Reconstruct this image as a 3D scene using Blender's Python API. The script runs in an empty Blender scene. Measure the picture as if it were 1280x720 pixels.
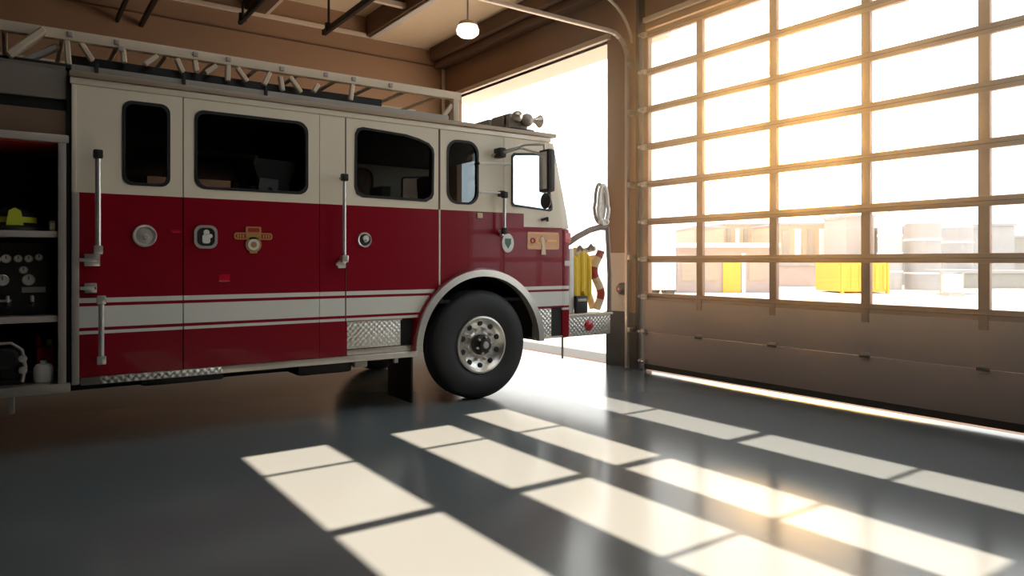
import bpy, bmesh, math, random
from mathutils import Vector, Matrix
from mathutils.geometry import tessellate_polygon
random.seed(7)
PI = math.pi
SC = bpy.context.scene
COL = SC.collection

# ------------------------------------------------------------------ materials
def new_mat(name):
    m = bpy.data.materials.new(name); m.use_nodes = True
    nt = m.node_tree
    return m, nt, nt.nodes['Principled BSDF']
def mat(name, col, rough=.5, metal=0., coat=0., noise=0., nscale=8., bump=0., bscale=40., spec=.5):
    m, nt, p = new_mat(name)
    p.inputs['Base Color'].default_value = (*col, 1)
    p.inputs['Roughness'].default_value = rough
    p.inputs['Metallic'].default_value = metal
    p.inputs['Coat Weight'].default_value = coat
    p.inputs['Coat Roughness'].default_value = .04
    p.inputs['Specular IOR Level'].default_value = spec
    tc = nt.nodes.new('ShaderNodeTexCoord')
    if noise:
        n = nt.nodes.new('ShaderNodeTexNoise'); n.inputs['Scale'].default_value = nscale
        n.inputs['Detail'].default_value = 5
        nt.links.new(tc.outputs['Object'], n.inputs['Vector'])
        mx = nt.nodes.new('ShaderNodeMix'); mx.data_type = 'RGBA'
        mx.inputs[6].default_value = (*[c*(1-noise) for c in col], 1)
        mx.inputs[7].default_value = (*[min(1, c*(1+noise)) for c in col], 1)
        nt.links.new(n.outputs['Fac'], mx.inputs[0]); nt.links.new(mx.outputs[2], p.inputs['Base Color'])
    if bump:
        n = nt.nodes.new('ShaderNodeTexNoise'); n.inputs['Scale'].default_value = bscale
        nt.links.new(tc.outputs['Object'], n.inputs['Vector'])
        b = nt.nodes.new('ShaderNodeBump'); b.inputs['Strength'].default_value = bump; b.inputs['Distance'].default_value = .01
        nt.links.new(n.outputs['Fac'], b.inputs['Height']); nt.links.new(b.outputs['Normal'], p.inputs['Normal'])
    return m
def emis(name, col, s):
    m, nt, p = new_mat(name)
    p.inputs['Base Color'].default_value = (*col, 1)
    p.inputs['Emission Color'].default_value = (*col, 1); p.inputs['Emission Strength'].default_value = s
    return m
def glass(name, tint, refl=1., rough=.01):
    m, nt, p = new_mat(name)
    nt.nodes.remove(p)
    out = nt.nodes['Material Output']
    t = nt.nodes.new('ShaderNodeBsdfTransparent'); t.inputs['Color'].default_value = (*tint, 1)
    g = nt.nodes.new('ShaderNodeBsdfGlossy'); g.inputs['Roughness'].default_value = rough
    fr = nt.nodes.new('ShaderNodeLayerWeight')            # Schlick: the same from both faces of the pane
    pw = nt.nodes.new('ShaderNodeMath'); pw.operation = 'POWER'; pw.inputs[1].default_value = 5.; nt.links.new(fr.outputs['Facing'], pw.inputs[0])
    mu = nt.nodes.new('ShaderNodeMath'); mu.operation = 'MULTIPLY_ADD'; mu.inputs[1].default_value = .9*refl; mu.inputs[2].default_value = .04*refl
    nt.links.new(pw.outputs[0], mu.inputs[0])
    mx = nt.nodes.new('ShaderNodeMixShader')
    nt.links.new(mu.outputs[0], mx.inputs[0]); nt.links.new(t.outputs[0], mx.inputs[1]); nt.links.new(g.outputs[0], mx.inputs[2])
    nt.links.new(mx.outputs[0], out.inputs['Surface'])
    return m

RED = (.25, .003, .014); CREAM = (.84, .755, .60); STRIPE = (.78, .77, .70)
def paint():
    """two-tone lacquer: cream above the belt line, red below, three pale stripes (painted livery)"""
    m, nt, p = new_mat('two_tone_lacquer')
    N = nt.nodes.new; L = nt.links.new
    tc = N('ShaderNodeTexCoord'); s = N('ShaderNodeSeparateXYZ'); L(tc.outputs['Object'], s.inputs[0])
    d = N('ShaderNodeMath'); d.operation = 'DIVIDE'; d.inputs[1].default_value = 3.; L(s.outputs['Z'], d.inputs[0])
    r = N('ShaderNodeValToRGB'); r.color_ramp.interpolation = 'CONSTANT'
    st = [(0, RED), (.826, STRIPE), (.852, RED), (.874, STRIPE), (1.028, RED), (1.054, STRIPE), (1.08, RED)]
    el = r.color_ramp.elements
    while len(el) < len(st): el.new(.9)
    for e, (z, c) in zip(el, st): e.position = z/3; e.color = (*c, 1)
    L(d.outputs[0], r.inputs[0])
    gx = N('ShaderNodeMath'); gx.operation = 'GREATER_THAN'; gx.inputs[1].default_value = 4.29; L(s.outputs['X'], gx.inputs[0])
    mm = N('ShaderNodeMath'); mm.operation = 'MULTIPLY_ADD'; mm.inputs[1].default_value = .135; L(gx.outputs[0], mm.inputs[0]); L(s.outputs['Z'], mm.inputs[2])
    gz = N('ShaderNodeMath'); gz.operation = 'GREATER_THAN'; gz.inputs[1].default_value = 1.84; L(mm.outputs[0], gz.inputs[0])
    mx = N('ShaderNodeMix'); mx.data_type = 'RGBA'; L(gz.outputs[0], mx.inputs[0]); L(r.outputs[0], mx.inputs[6]); mx.inputs[7].default_value = (*CREAM, 1)
    L(mx.outputs[2], p.inputs['Base Color'])
    p.inputs['Roughness'].default_value = .32; p.inputs['Specular IOR Level'].default_value = .25; p.inputs['Coat Weight'].default_value = .22; p.inputs['Coat Roughness'].default_value = .03
    return m
def diamond():
    m, nt, p = new_mat('diamond_plate')
    N = nt.nodes.new; L = nt.links.new
    tc = N('ShaderNodeTexCoord'); mp = N('ShaderNodeMapping'); mp.inputs['Rotation'].default_value = (0, PI/4, 0); L(tc.outputs['Object'], mp.inputs[0])
    v = N('ShaderNodeTexVoronoi'); v.inputs['Scale'].default_value = 28; v.inputs['Randomness'].default_value = .25; L(mp.outputs[0], v.inputs['Vector'])
    b = N('ShaderNodeBump'); b.inputs['Strength'].default_value = .9; b.inputs['Distance'].default_value = .012; b.invert = True
    L(v.outputs['Distance'], b.inputs['Height']); L(b.outputs[0], p.inputs['Normal'])
    p.inputs['Base Color'].default_value = (.74, .71, .64, 1); p.inputs['Metallic'].default_value = .75; p.inputs['Roughness'].default_value = .38
    return m
def floor_mat():
    m, nt, p = new_mat('epoxy_floor')
    N = nt.nodes.new; L = nt.links.new
    tc = N('ShaderNodeTexCoord')
    n = N('ShaderNodeTexNoise'); n.inputs['Scale'].default_value = .6; n.inputs['Detail'].default_value = 2; L(tc.outputs['Object'], n.inputs['Vector'])
    mx = N('ShaderNodeMix'); mx.data_type = 'RGBA'; mx.inputs[6].default_value = (.158, .184, .190, 1); mx.inputs[7].default_value = (.172, .198, .203, 1)
    L(n.outputs['Fac'], mx.inputs[0]); L(mx.outputs[2], p.inputs['Base Color'])
    p.inputs['Roughness'].default_value = .17
    p.inputs['Specular IOR Level'].default_value = .5
    return m

M = dict(
 paint=paint(), diamond=diamond(), floor=floor_mat(),
 red=mat('red_lacquer', RED, .25, coat=.8), cream=mat('cream_lacquer', CREAM, .3, coat=.6),
 roof_edge=mat('roof_edge_metal', (.42, .34, .25), .5, .2), brownseam=mat('brown_seal', (.13, .06, .04), .6),
 chrome=mat('chrome', (.80, .76, .71), .2, .55), steel=mat('brushed_steel', (.62, .57, .50), .38, .9, noise=.1, nscale=20),
 alu=mat('cast_aluminium_wheel', (.80, .77, .70), .3, .85), dull=mat('dull_aluminium', (.50, .45, .40), .5, .5),
 black=mat('black_metal', (.012, .011, .011), .5), rubber=mat('tyre_rubber', (.022, .022, .023), .62, bump=.15, bscale=60),
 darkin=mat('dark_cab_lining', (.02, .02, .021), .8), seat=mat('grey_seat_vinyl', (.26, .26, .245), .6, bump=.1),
 white=mat('white_enamel', (.82, .80, .75), .4), darkglass=glass('dark_tinted_glass', (.38, .39, .40), 1.), cabglass=glass('tinted_cab_glass', (.8, .81, .82), 1.0), clear=glass('clear_glass', (.96, .97, .97), .8),
 windscreen=glass('clear_windscreen', (.85, .92, .94), 1.),
 ladder=mat('ladder_enamel', (.82, .69, .52), .45, noise=.08), grey=mat('grey_panel', (.42, .39, .34), .55, noise=.08),
 gold=mat('gold_leaf', (.62, .36, .13), .35, .5), goldlight=mat('tan_banner', (.62, .33, .20), .45, .2),
 gauge=mat('gauge_face', (.75, .72, .66), .4), hi=mat('yellow_green_reflective', (.62, .66, .05), .5),
 hosey=mat('yellow_canvas', (.95, .66, .06), .7, bump=.3, bscale=90), redfab=mat('red_canvas', (.42, .02, .02), .7), palefab=mat('pale_canvas', (.86, .68, .45), .7),
 greyhose=mat('grey_rubber_hose', (.20, .16, .145), .6), redlens=mat('red_lens', (.55, .01, .03), .15, coat=1.), green=mat('green_badge', (.05, .16, .09), .4),
 wall=mat('brown_wall_render', (.33, .20, .125), .85, noise=.06, nscale=2., bump=.15, bscale=30), wallb=mat('tan_wall_panel', (.40, .255, .16), .85, noise=.06, nscale=1.5),
 wallf=mat('dark_brown_wall', (.05, .034, .025), .85),  # unseen walls, coloured dark to cut the bounced light
 deck=mat('brown_deck_falloff_dark', (.13, .08, .05), .85, noise=.06, nscale=2.), lowgrey=mat('dark_grey_body_panel', (.20, .17, .14), .55),  # deck is brown, darkened to imitate light falling off leftwards
 ceil=mat('cream_ceiling', (.86, .71, .50), .85, noise=.04, nscale=2.), trim=mat('pale_trim', (.76, .66, .54), .6), beam=mat('brown_beam', (.16, .095, .06), .7),
 plinth=mat('dark_plinth', (.045, .047, .05), .6), rail=mat('bronze_door_rail', (.28, .165, .12), .42, .25, noise=.08), dpanel=mat('taupe_door_panel', (.52, .39, .33), .55, noise=.05, nscale=3.),
 track=mat('galvanised_track', (.70, .60, .50), .4, .6), lampglass=emis('lit_milk_glass', (1., .90, .72), 1.6), bulb=emis('lamp_bulb', (1., .82, .55), 6.),
 ground=mat('pale_concrete_apron', (.27, .26, .24), .9, noise=.06, nscale=.6), bwhite=mat('white_cladding', (.86, .86, .85), .8), bbeige=mat('beige_cladding', (.47, .385, .30), .85, noise=.12, nscale=1.2),
 bpink=mat('dusty_pink_wall', (.46, .37, .34), .85, noise=.15, nscale=.8), byellow=mat('yellow_gate', (.78, .48, .06), .7), bgrey=mat('pale_grey_metal', (.36, .365, .37), .7, noise=.06, nscale=1.), bgreen=mat('pale_grey_green_wall', (.31, .31, .285), .85, noise=.1),
)

# ------------------------------------------------------------------ mesh helpers
class MB:
    """collects shapes; build() links them as ONE mesh object"""
    def __init__(s): s.bm = bmesh.new(); s.mats = []
    def mi(s, m):
        if m not in s.mats: s.mats.append(m)
        return s.mats.index(m)
    def take(s, b, m):
        i = s.mi(m)
        bmesh.ops.recalc_face_normals(b, faces=b.faces)
        for f in b.faces: f.material_index = i
        me = bpy.data.meshes.new('t'); b.to_mesh(me); b.free(); s.bm.from_mesh(me); bpy.data.meshes.remove(me)
        return s
    def box(s, x0, x1, y0, y1, z0, z1, m, bev=0., rot=None):
        b = bmesh.new(); bmesh.ops.create_cube(b, size=1)
        bmesh.ops.scale(b, vec=(abs(x1-x0), abs(y1-y0), abs(z1-z0)), verts=b.verts)
        if bev: bmesh.ops.bevel(b, geom=b.edges[:], offset=min(bev, .45*min(abs(x1-x0), abs(y1-y0), abs(z1-z0))), segments=2, affect='EDGES', profile=.6)
        if rot: bmesh.ops.transform(b, matrix=rot, verts=b.verts)
        bmesh.ops.translate(b, vec=((x0+x1)/2, (y0+y1)/2, (z0+z1)/2), verts=b.verts)
        return s.take(b, m)
    def bar(s, a, c, w, h, m, bev=.004, up=(0, 0, 1)):
        a, c = Vector(a), Vector(c); d = c-a; L = d.length; x = d.normalized(); u = Vector(up)
        if abs(x.dot(u)) > .98: u = Vector((0, 1, 0))
        y = u.cross(x).normalized(); z = x.cross(y)
        b = bmesh.new(); bmesh.ops.create_cube(b, size=1)
        bmesh.ops.scale(b, vec=(L, w, h), verts=b.verts)
        if bev: bmesh.ops.bevel(b, geom=b.edges[:], offset=min(bev, .45*min(w, h)), segments=1, affect='EDGES')
        Mx = Matrix((x, y, z)).transposed().to_4x4(); Mx.translation = (a+c)/2
        bmesh.ops.transform(b, matrix=Mx, verts=b.verts)
        return s.take(b, m)
    def tube(s, pts, r, m, n=12, closed=False, radii=None):
        b = bmesh.new(); P = [Vector(p) for p in pts]; k = len(P); rings = []; prev = None
        for i, p in enumerate(P):
            if closed: t = (P[(i+1) % k]-P[i-1]).normalized()
            else: t = (P[min(i+1, k-1)]-P[max(i-1, 0)]).normalized()
            if prev is None:
                u = Vector((0, 0, 1)) if abs(t.z) < .9 else Vector((1, 0, 0)); a = t.cross(u).normalized()
            else: a = (prev-t*prev.dot(t)).normalized()
            prev = a; c = t.cross(a); rr = radii[i] if radii else r
            rings.append([b.verts.new(p+rr*(math.cos(2*PI*j/n)*a+math.sin(2*PI*j/n)*c)) for j in range(n)])
        for i in range(k if closed else k-1):
            A, B = rings[i], rings[(i+1) % k]
            for j in range(n): b.faces.new((A[j], A[(j+1) % n], B[(j+1) % n], B[j]))
        if not closed: b.faces.new(rings[0][::-1]); b.faces.new(rings[-1])
        return s.take(b, m)
    def lathe(s, prof, c, m, axis='Z', n=48, closed=False):
        """prof: (radius, height) pairs round an axis through c"""
        b = bmesh.new(); rings = []
        for r, h in prof:
            ring = []
            for j in range(n):
                a = 2*PI*j/n; x, y = r*math.cos(a), r*math.sin(a)
                v = (x, y, h) if axis == 'Z' else ((x, h, y) if axis == 'Y' else (h, x, y))
                ring.append(b.verts.new(Vector(c)+Vector(v)))
            rings.append(ring)
        for i in range(len(rings) if closed else len(rings)-1):
            A, B = rings[i], rings[(i+1) % len(rings)]
            for j in range(n): b.faces.new((A[j], A[(j+1) % n], B[(j+1) % n], B[j]))
        if not closed: b.faces.new(rings[0][::-1]); b.faces.new(rings[-1])
        bmesh.ops.remove_doubles(b, verts=b.verts, dist=1e-5)
        return s.take(b, m)
    def prism(s, outer, holes, t0, t1, m, plane='XZ'):
        """outline with holes, extruded between t0 and t1 along the third axis"""
        loops = [outer]+list(holes)
        def P(u, v, t):
            return {'XZ': (u, t, v), 'YZ': (t, u, v), 'XY': (u, v, t)}[plane]
        flat = [p for l in loops for p in l]
        tris = tessellate_polygon([[Vector((p[0], p[1], 0)) for p in l] for l in loops])
        b = bmesh.new()
        A = [b.verts.new(P(u, v, t0)) for u, v in flat]; B = [b.verts.new(P(u, v, t1)) for u, v in flat]
        for t in tris:
            try:
                b.faces.new([A[i] for i in t]); b.faces.new([B[i] for i in t][::-1])
            except ValueError: pass
        o = 0
        for l in loops:
            k = len(l)
            for i in range(k):
                j = (i+1) % k
                b.faces.new((A[o+i], A[o+j], B[o+j], B[o+i]))
            o += k
        return s.take(b, m)
    def sphere(s, c, r, m, sc=(1, 1, 1), n=16):
        b = bmesh.new(); bmesh.ops.create_uvsphere(b, u_segments=n, v_segments=n//2+2, radius=r)
        bmesh.ops.scale(b, vec=sc, verts=b.verts); bmesh.ops.translate(b, vec=c, verts=b.verts)
        return s.take(b, m)
    def quad(s, pts, m):
        b = bmesh.new(); b.faces.new([b.verts.new(p) for p in pts]); return s.take(b, m)
    def build(s, name, parent=None, label=None, cat=None, group=None, kind=None, origin=None):
        me = bpy.data.meshes.new(name); s.bm.to_mesh(me); s.bm.free()
        for m in s.mats: me.materials.append(m)
        for p in me.polygons: p.use_smooth = True
        me.set_sharp_from_angle(angle=math.radians(35))
        o = bpy.data.objects.new(name, me); COL.objects.link(o)
        if origin is not None:
            me.transform(Matrix.Translation(-Vector(origin))); o.location = origin
        if parent is not None: adopt(o, parent)
        tag(o, label, cat, group, kind)
        return o
def wloc(o):
    v = Vector(o.location)
    while o.parent is not None: o = o.parent; v = v+Vector(o.location)
    return v
def adopt(o, parent):
    o.location = Vector(o.location)-wloc(parent); o.parent = parent
def tag(o, label=None, cat=None, group=None, kind=None):
    for k, v in (('label', label), ('category', cat), ('group', group), ('kind', kind)):
        if v: o[k] = v
def empty(name, loc, label, cat, group=None, kind=None):
    o = bpy.data.objects.new(name, None); COL.objects.link(o); o.location = loc; o.empty_display_size = .2
    tag(o, label, cat, group, kind); return o
def copy_tree(o, parent=None):
    c = o.copy(); COL.objects.link(c)
    if parent is not None: c.parent = parent
    for ch in list(o.children): copy_tree(ch, c)
    return c
def rr(x0, x1, z0, z1, r, n=6):
    """rounded rectangle outline"""
    if not isinstance(r, (list, tuple)): r = [r]*4        # bl, br, tr, tl
    o = []
    for (cx, cz, sx, sz, a0, q) in ((x0, z0, 1, 1, PI, r[0]), (x1, z0, -1, 1, 1.5*PI, r[1]), (x1, z1, -1, -1, 0, r[2]), (x0, z1, 1, -1, .5*PI, r[3])):
        for i in range(n+1):
            a = a0+.5*PI*i/n; o.append((cx+sx*q+q*math.cos(a), cz+sz*q+q*math.sin(a)))
    return o
def inset(poly, d):
    cx = sum(p[0] for p in poly)/len(poly); cz = sum(p[1] for p in poly)/len(poly)
    w = max(p[0] for p in poly)-min(p[0] for p in poly); h = max(p[1] for p in poly)-min(p[1] for p in poly)
    return [(cx+(p[0]-cx)*(1-2*d/w), cz+(p[1]-cz)*(1-2*d/h)) for p in poly]
def arc(cx, cz, r, a0, a1, n):
    return [(cx+r*math.cos(a0+(a1-a0)*i/n), cz+r*math.sin(a0+(a1-a0)*i/n)) for i in range(n+1)]
def circ(cx, cz, r, n=28, rz=None): return [(cx+r*math.cos(2*PI*i/n), cz+(rz or r)*math.sin(2*PI*i/n)) for i in range(n)]

# ------------------------------------------------------------------ the room
CEIL = 5.5; SOF = 5.16; XW = 6.42; XO = 6.52; YB = 11.23; YF = -8.; XL = -10.
MB().box(XL-.3, XO, YF-.3, YB+.3, -.2, 0, M['floor']).build('floor', label='glossy blue grey epoxy floor with bright sunlit patches', cat='floor', kind='structure')
MB().box(XO, 140, -70, 120, -.3, -.012, M['ground']).build('ground', label='pale sunlit concrete yard outside the bay doors', cat='ground', kind='structure')
MB().prism([(YF, 0), (YB+.3, 0), (YB+.3, CEIL+.3), (YF, CEIL+.3)], [
    [(6.89, 0.001), (10.75, 0.001), (10.75, 4.26), (6.89, 4.26)], [(1.33, .001), (6.19, .001), (6.19, 4.22), (1.33, 4.22)]],
    XW, XO, M['wall'], 'YZ').build('wall_right', label='brown rendered end wall holding the bay door openings', cat='wall', kind='structure')
MB().box(XL-.3, XW, YB, YB+.3, 0, CEIL+.3, M['wallb']).build('wall_back', label='tan panelled long wall behind the fire truck', cat='wall', kind='structure')
MB().box(XL-.3, XL, YF, YB, 0, CEIL+.3, M['wallf']).build('wall_left', label='dark brown wall at the far left end of the bay', cat='wall', kind='structure')
MB().box(XL-.3, XO, YF-.3, YF, 0, CEIL+.3, M['wallf']).build('wall_front', label='dark brown long wall opposite the fire truck', cat='wall', kind='structure')

# four unseen roof lights, added to cut the floor sun patches; each is (x0, x1, y0, y1)
ADDED_LIGHTS = [(4.42, 4.83, 1.48, 5.72), (3.19, 3.69, 1.30, 5.32), (2.43, 2.96, .20, 5.06), (1.30, 1.89, -.20, 5.04)]
BARS = [(4.52, .045), (3.38, .10), (2.22, .045), (1.09, .08)]  # bars added to cast the cross shadows in the patches
def holes(ls): return [[(a, c), (b, c), (b, d), (a, d)] for a, b, c, d in ls]
MB().prism([(3.05, YF), (5.02, YF), (5.02, YB), (3.05, YB)], holes(ADDED_LIGHTS[:2]), CEIL, CEIL+.12, M['ceil'], 'XY').build(
    'ceiling', label='cream ceiling bay with two long added roof lights above the cab front', cat='ceiling', kind='structure')
MB().prism([(XL, YF), (3.05, YF), (3.05, YB), (XL, YB)], holes(ADDED_LIGHTS[2:]), CEIL, CEIL+.12, M['deck'], 'XY').build(
    'ceiling', label='brown roof deck over the rear of the truck, darkened for light falloff', cat='ceiling', kind='structure')
MB().box(5.02, XW, YF, YB, SOF, CEIL+.12, M['ceil']).build('trim_13', label='lower cream ceiling strip along the door wall', cat='ceiling', kind='structure')
for i, (a, b, c, d) in enumerate(ADDED_LIGHTS):
    w = MB()
    w.box(a-.06, a, c-.06, d+.06, CEIL+.10, CEIL+.17, M['rail']); w.box(b, b+.06, c-.06, d+.06, CEIL+.10, CEIL+.17, M['rail'])
    w.box(a, b, c-.06, c, CEIL+.10, CEIL+.17, M['rail']); w.box(a, b, d, d+.06, CEIL+.10, CEIL+.17, M['rail'])
    f = w.build('window_%d' % (i+1), label='long narrow roof light number %d from the door wall, added to shape the sun patches' % (i+1), cat='window', kind='structure')
    for y, t in BARS:
        if c < y < d: MB().box(a, b, y-t/2, y+t/2, CEIL+.11, CEIL+.15, M['rail']).build('added_glazing_bar', f)
    MB().box(a, b, c, d, CEIL+.155, CEIL+.161, M['clear']).build('pane', f)

# trims and beams
def trim(n, mb, lab): return mb.build('trim_%d' % n, label=lab, cat='trim', kind='structure')
trim(1, MB().box(XL, XW, YB-.05, YB, SOF-.02, SOF+.05, M['trim'], .01), 'pale strip along the top of the tan back wall')
trim(2, MB().box(XW-.07, XW-.005, YB-.08, YB-.05, 3.0, SOF-.03, M['trim'], .01), 'pale vertical strip in the back corner')
trim(3, MB().box(6.10, XW, YF, YB-.06, SOF-.22, SOF, M['beam'], .01).box(6.2, XW, YF, YB-.06, SOF-.34, SOF-.22, M['beam'], .01), 'dark brown stepped beam along the top of the door wall')
trim(4, MB().box(XW-.06, XO, 6.82, 10.85, 4.26, 4.33, M['trim'], .006), 'cream lintel strip over the open bay')
trim(5, MB().box(XW-.05, XW, 1.3, 6.22, 4.30, 4.36, M['trim'], .006), 'cream strip over the glazed door')
trim(6, MB().box(4.95, 5.06, YF, YB-.05, SOF-.03, SOF, M['white'], .005).box(4.90, 5.0, YF, YB-.05, SOF, CEIL, M['beam']), 'roof beam with cream lower flange near the lamp')
trim(7, MB().box(2.95, 3.22, YF, YB-.05, SOF+.03, CEIL, M['beam']).box(3.22, 3.27, YF, YB-.05, SOF+.03, SOF+.10, M['trim']), 'brown roof beam above the truck cab')
trim(8, MB().box(-.3, .05, YF, YB-.05, SOF+.03, CEIL, M['beam']), 'brown roof beam at the far left above the ladder')
trim(9, MB().box(3.3, 4.9, 9.72, 9.80, SOF+.05, SOF+.12, M['trim']).box(3.3, 4.9, 9.75, 9.77, SOF+.1, CEIL, M['beam']), 'cream purlin nearer the back wall')
trim(10, MB().box(3.3, 4.9, 8.92, 9.0, SOF+.05, SOF+.12, M['trim']).box(3.3, 4.9, 8.95, 8.97, SOF+.1, CEIL, M['beam']), 'cream purlin farther from the back wall')
trim(11, MB().box(XL, 6.3, YB-.02, YB, 4.86, 4.88, M['beam']), 'thin dark joint line across the back wall')
MB().box(XW-.025, XW, 6.22, 6.89, 0, .70, M['plinth'], .004).box(XW-.025, XO, 6.865, 6.89, 0, .70, M['plinth'], .004).build('baseboard_right', label='dark grey kick plate round the foot of the pillar', cat='baseboard', kind='structure')
MB().box(XO+.002, 7.16, 6.45, 11.5, 4.33, 4.5, M['trim']).build('trim_12', label='cream canopy outside over the open bay', cat='canopy', kind='structure')

# ceiling pipes
def pipe(x, y1, z, w, lab, hang):
    r = empty('ceiling_pipe', (x, y1, z), lab, 'pipe')
    MB().bar((x, 6.6, z), (x, y1, z), w, w*1.2, M['black'], .01).build('channel', r)
    for y in hang: MB().bar((x, y, z), (x, y, CEIL), .03, .03, M['black']).box(x-.05, x+.05, y-.03, y+.03, z-.02, z+.09, M['black'], .006).build('hanger', r)
pipe(3.83, 10.3, 4.78, .07, 'black hung channel whose end is nearest the milk glass lamp', (10.1, 7.5))
pipe(2.68, 10.55, 4.78, .06, 'black hung channel over the middle of the truck cab', (10.4, 7.))
pipe(1.50, YB-.02, 4.70, .06, 'black hung channel of the close pair, nearer the door wall', (8.5, 7.))
pipe(1.20, YB-.02, 4.70, .05, 'black hung channel of the close pair, farther from the door wall', (8.5, 7.))

# ------------------------------------------------------------------ glazed sectional door
YD0, YD1 = 1.27, 6.16; ZR = [.92+.457*i for i in range(8)]; ROWS = len(ZR)-1
door = empty('door_1', (6.36, 3.78, 0), 'large bronze framed glazed sectional door, closed', 'door', kind='structure')
XA, XB = 6.345, 6.395
COLS = [6.13, 5.30, 4.355, 3.395, 2.435, 1.40]
MB().box(XA, XB, YD0, YD1, .095, .485, M['dpanel'], .006).build('lower_panel', door)
MB().box(XA, XB, YD0, YD1, .489, .885, M['dpanel'], .006).build('lower_panel', door)
MB().box(XA+.005, XB-.005, YD0, YD1, .03, .095, M['black'], .004).build('bottom_seal', door)
for i, z in enumerate(ZR):
    h = .04 if 0 < i < ROWS else .045
    m = MB().box(XA, XB, YD0, YD1, z-h, z-.003, M['rail'], .005).box(XA, XB, YD0, YD1, z+.003, z+h, M['rail'], .005)
    m.box(XA+.008, XB-.008, YD0, YD1, z-.004, z+.004, M['black'])
    m.build('rail', door)
for r in range(ROWS):
    z0, z1 = ZR[r]+.04, ZR[r+1]-.04
    for i, y in enumerate(COLS):
        w = .042
        MB().box(XA, XB, y-w, y+w, z0, z1, M['rail'], .005).build('mullion', door)
    for a, b in zip(COLS[:-1], COLS[1:]):
        MB().box(XB-.02, XB-.014, b+.04, a-.04, z0-.005, z1+.005, M['clear']).build('pane', door)
    MB().box(XA, XB, YD0, COLS[-1]-.04, z0, z1, M['rail'], .005).build('end_stile', door)
for y in COLS[1:-1]:
    MB().box(XA-.012, XA, y-.035, y+.035, .80, .92, M['rail'], .004).build('hinge_leaf', door)
    h = MB().box(XA-.012, XA+.001, y-.04, y+.04, .455, .525, M['dull'], .008); h.lathe([(.014, -.045), (.014, .045)], (XA-.018, y, .487), M['black'], axis='Y', n=10)
    h.build('hinge', door)
for z in [.13, .49]+ZR:
    h = MB().box(XA-.05, XA, 6.10, 6.165, z-.03, z+.03, M['dull'], .006); h.lathe([(.022, 0), (.022, .02)], (XA-.055, 6.165, z), M['chrome'], axis='Y', n=12)
    h.tube([(XA-.055, 6.11, z), (XA-.055, 6.20, z)], .008, M['chrome'], n=8); h.build('roller_hinge', door)
# track
def track_path(x, r, xend, ztop, y):
    zc = ztop-r
    return [(x, y, .02), (x, y, zc)]+[(x-r+r*math.cos(a), y, zc+r*math.sin(a)) for a in [PI/2*i/8 for i in range(1, 9)]]+[(xend, y, ztop)]
tr = empty('door_track', (6.26, 6.34, 0), 'pale steel track rising on the pillar and curving back under the ceiling', 'door track')
m = MB(); P = track_path(6.27, .30, -3., 4.17, 6.37)
for a, b in zip(P[:-1], P[1:]): m.bar(a, b, .05, .05, M['track'], .008, up=(0, 1, 0))
m.build('roller_track', tr)
m = MB(); P = track_path(6.30, .62, 5.2, 4.56, 6.30)
m.tube(P[2:], .018, M['track'], 10); m.build('upper_guide', tr)
MB().box(6.30, 6.417, 6.205, 6.255, .02, 4.9, M['black'], .005).build('jamb_angle', tr)
for z in (.5, 1.4, 2.3, 3.2, 3.8): MB().box(6.25, 6.417, 6.31, 6.39, z-.03, z+.03, M['track'], .004).build('track_bracket', tr)
m = MB().bar((6.33, 6.24, 4.3), (6.33, 6.24, 5.0), .05, .05, M['track']); m.build('top_post', tr)

# wall things on the pillar
wp = empty('wall_panel', (6.40, 6.6, 1.08), 'pale flat panel with a dark round bell on the pillar', 'panel')
MB().box(6.395, 6.419, 6.46, 6.82, .71, 1.46, M['trim'], .006).build('plate', wp)
MB().lathe([(.0, -.09), (.05, -.085), (.075, -.05), (.08, 0)], (6.395, 6.56, 1.0), M['greyhose'], axis='X', n=24).lathe([(.0, -.10), (.02, -.1), (.02, -.08)], (6.395, 6.56, 1.0), M['redlens'], axis='X', n=12).build('bell', wp)

# pendant lamp
lx, ly, lz = 5.16+.0, 8.35, 4.55
lp = empty('pendant_lamp', (lx, ly, SOF), 'lit milk glass dome lamp hanging from the ceiling near the corner', 'lamp')
MB().lathe([(.0, 0), (.13, .0), (.12, -.05), (.04, -.08), (0, -.08)], (lx, ly, SOF), M['trim']).build('ceiling_rose', lp)
MB().tube([(lx, ly, SOF-.07), (lx, ly, lz+.10)], .012, M['dull']).build('stem', lp)
MB().lathe([(0, .125), (.07, .125), (.125, .10), (.14, .06), (.13, .055), (0, .05)], (lx, ly, lz), M['trim']).build('cap', lp)
MB().lathe([(0, .05), (.138, .055), (.158, .0), (.15, -.05), (.10, -.09), (0, -.10)], (lx, ly, lz), M['lampglass']).build('shade', lp)

# ------------------------------------------------------------------ fire truck
Y0 = 5.85; Y1 = 8.35; TH = .03
T = empty('fire_truck', (2.3, 7.1, 0), 'red and cream fire truck with white stripes and a roof ladder', 'fire truck')
WC = (3.76, .535); AR = .70
def a_x(z): return math.sqrt(AR*AR-(z-.55)**2)
def a_z(x): return .55+math.sqrt(AR*AR-(x-3.76)**2)
def arc_between(xa, xb, n=14):
    a0 = math.acos((xa-3.76)/AR); a1 = math.acos((xb-3.76)/AR)
    return arc(3.76, .55, AR, a0, a1, n)
W1 = rr(.66, .98, 1.91, 2.53, .065); W2 = rr(1.15, 2.04, 1.91, 2.52, [.08, .08, .09, .07])
W3 = [(2.45, 2.0), (2.47, 1.94), (2.53, 1.915), (3.16, 1.905), (3.22, 1.94), (3.24, 1.98), (3.245, 2.36), (3.235, 2.41), (3.19, 2.455), (3.08, 2.49), (2.95, 2.515), (2.53, 2.535), (2.48, 2.52), (2.455, 2.47)]
W4 = rr(3.38, 3.74, 1.90, 2.52, .12)
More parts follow.
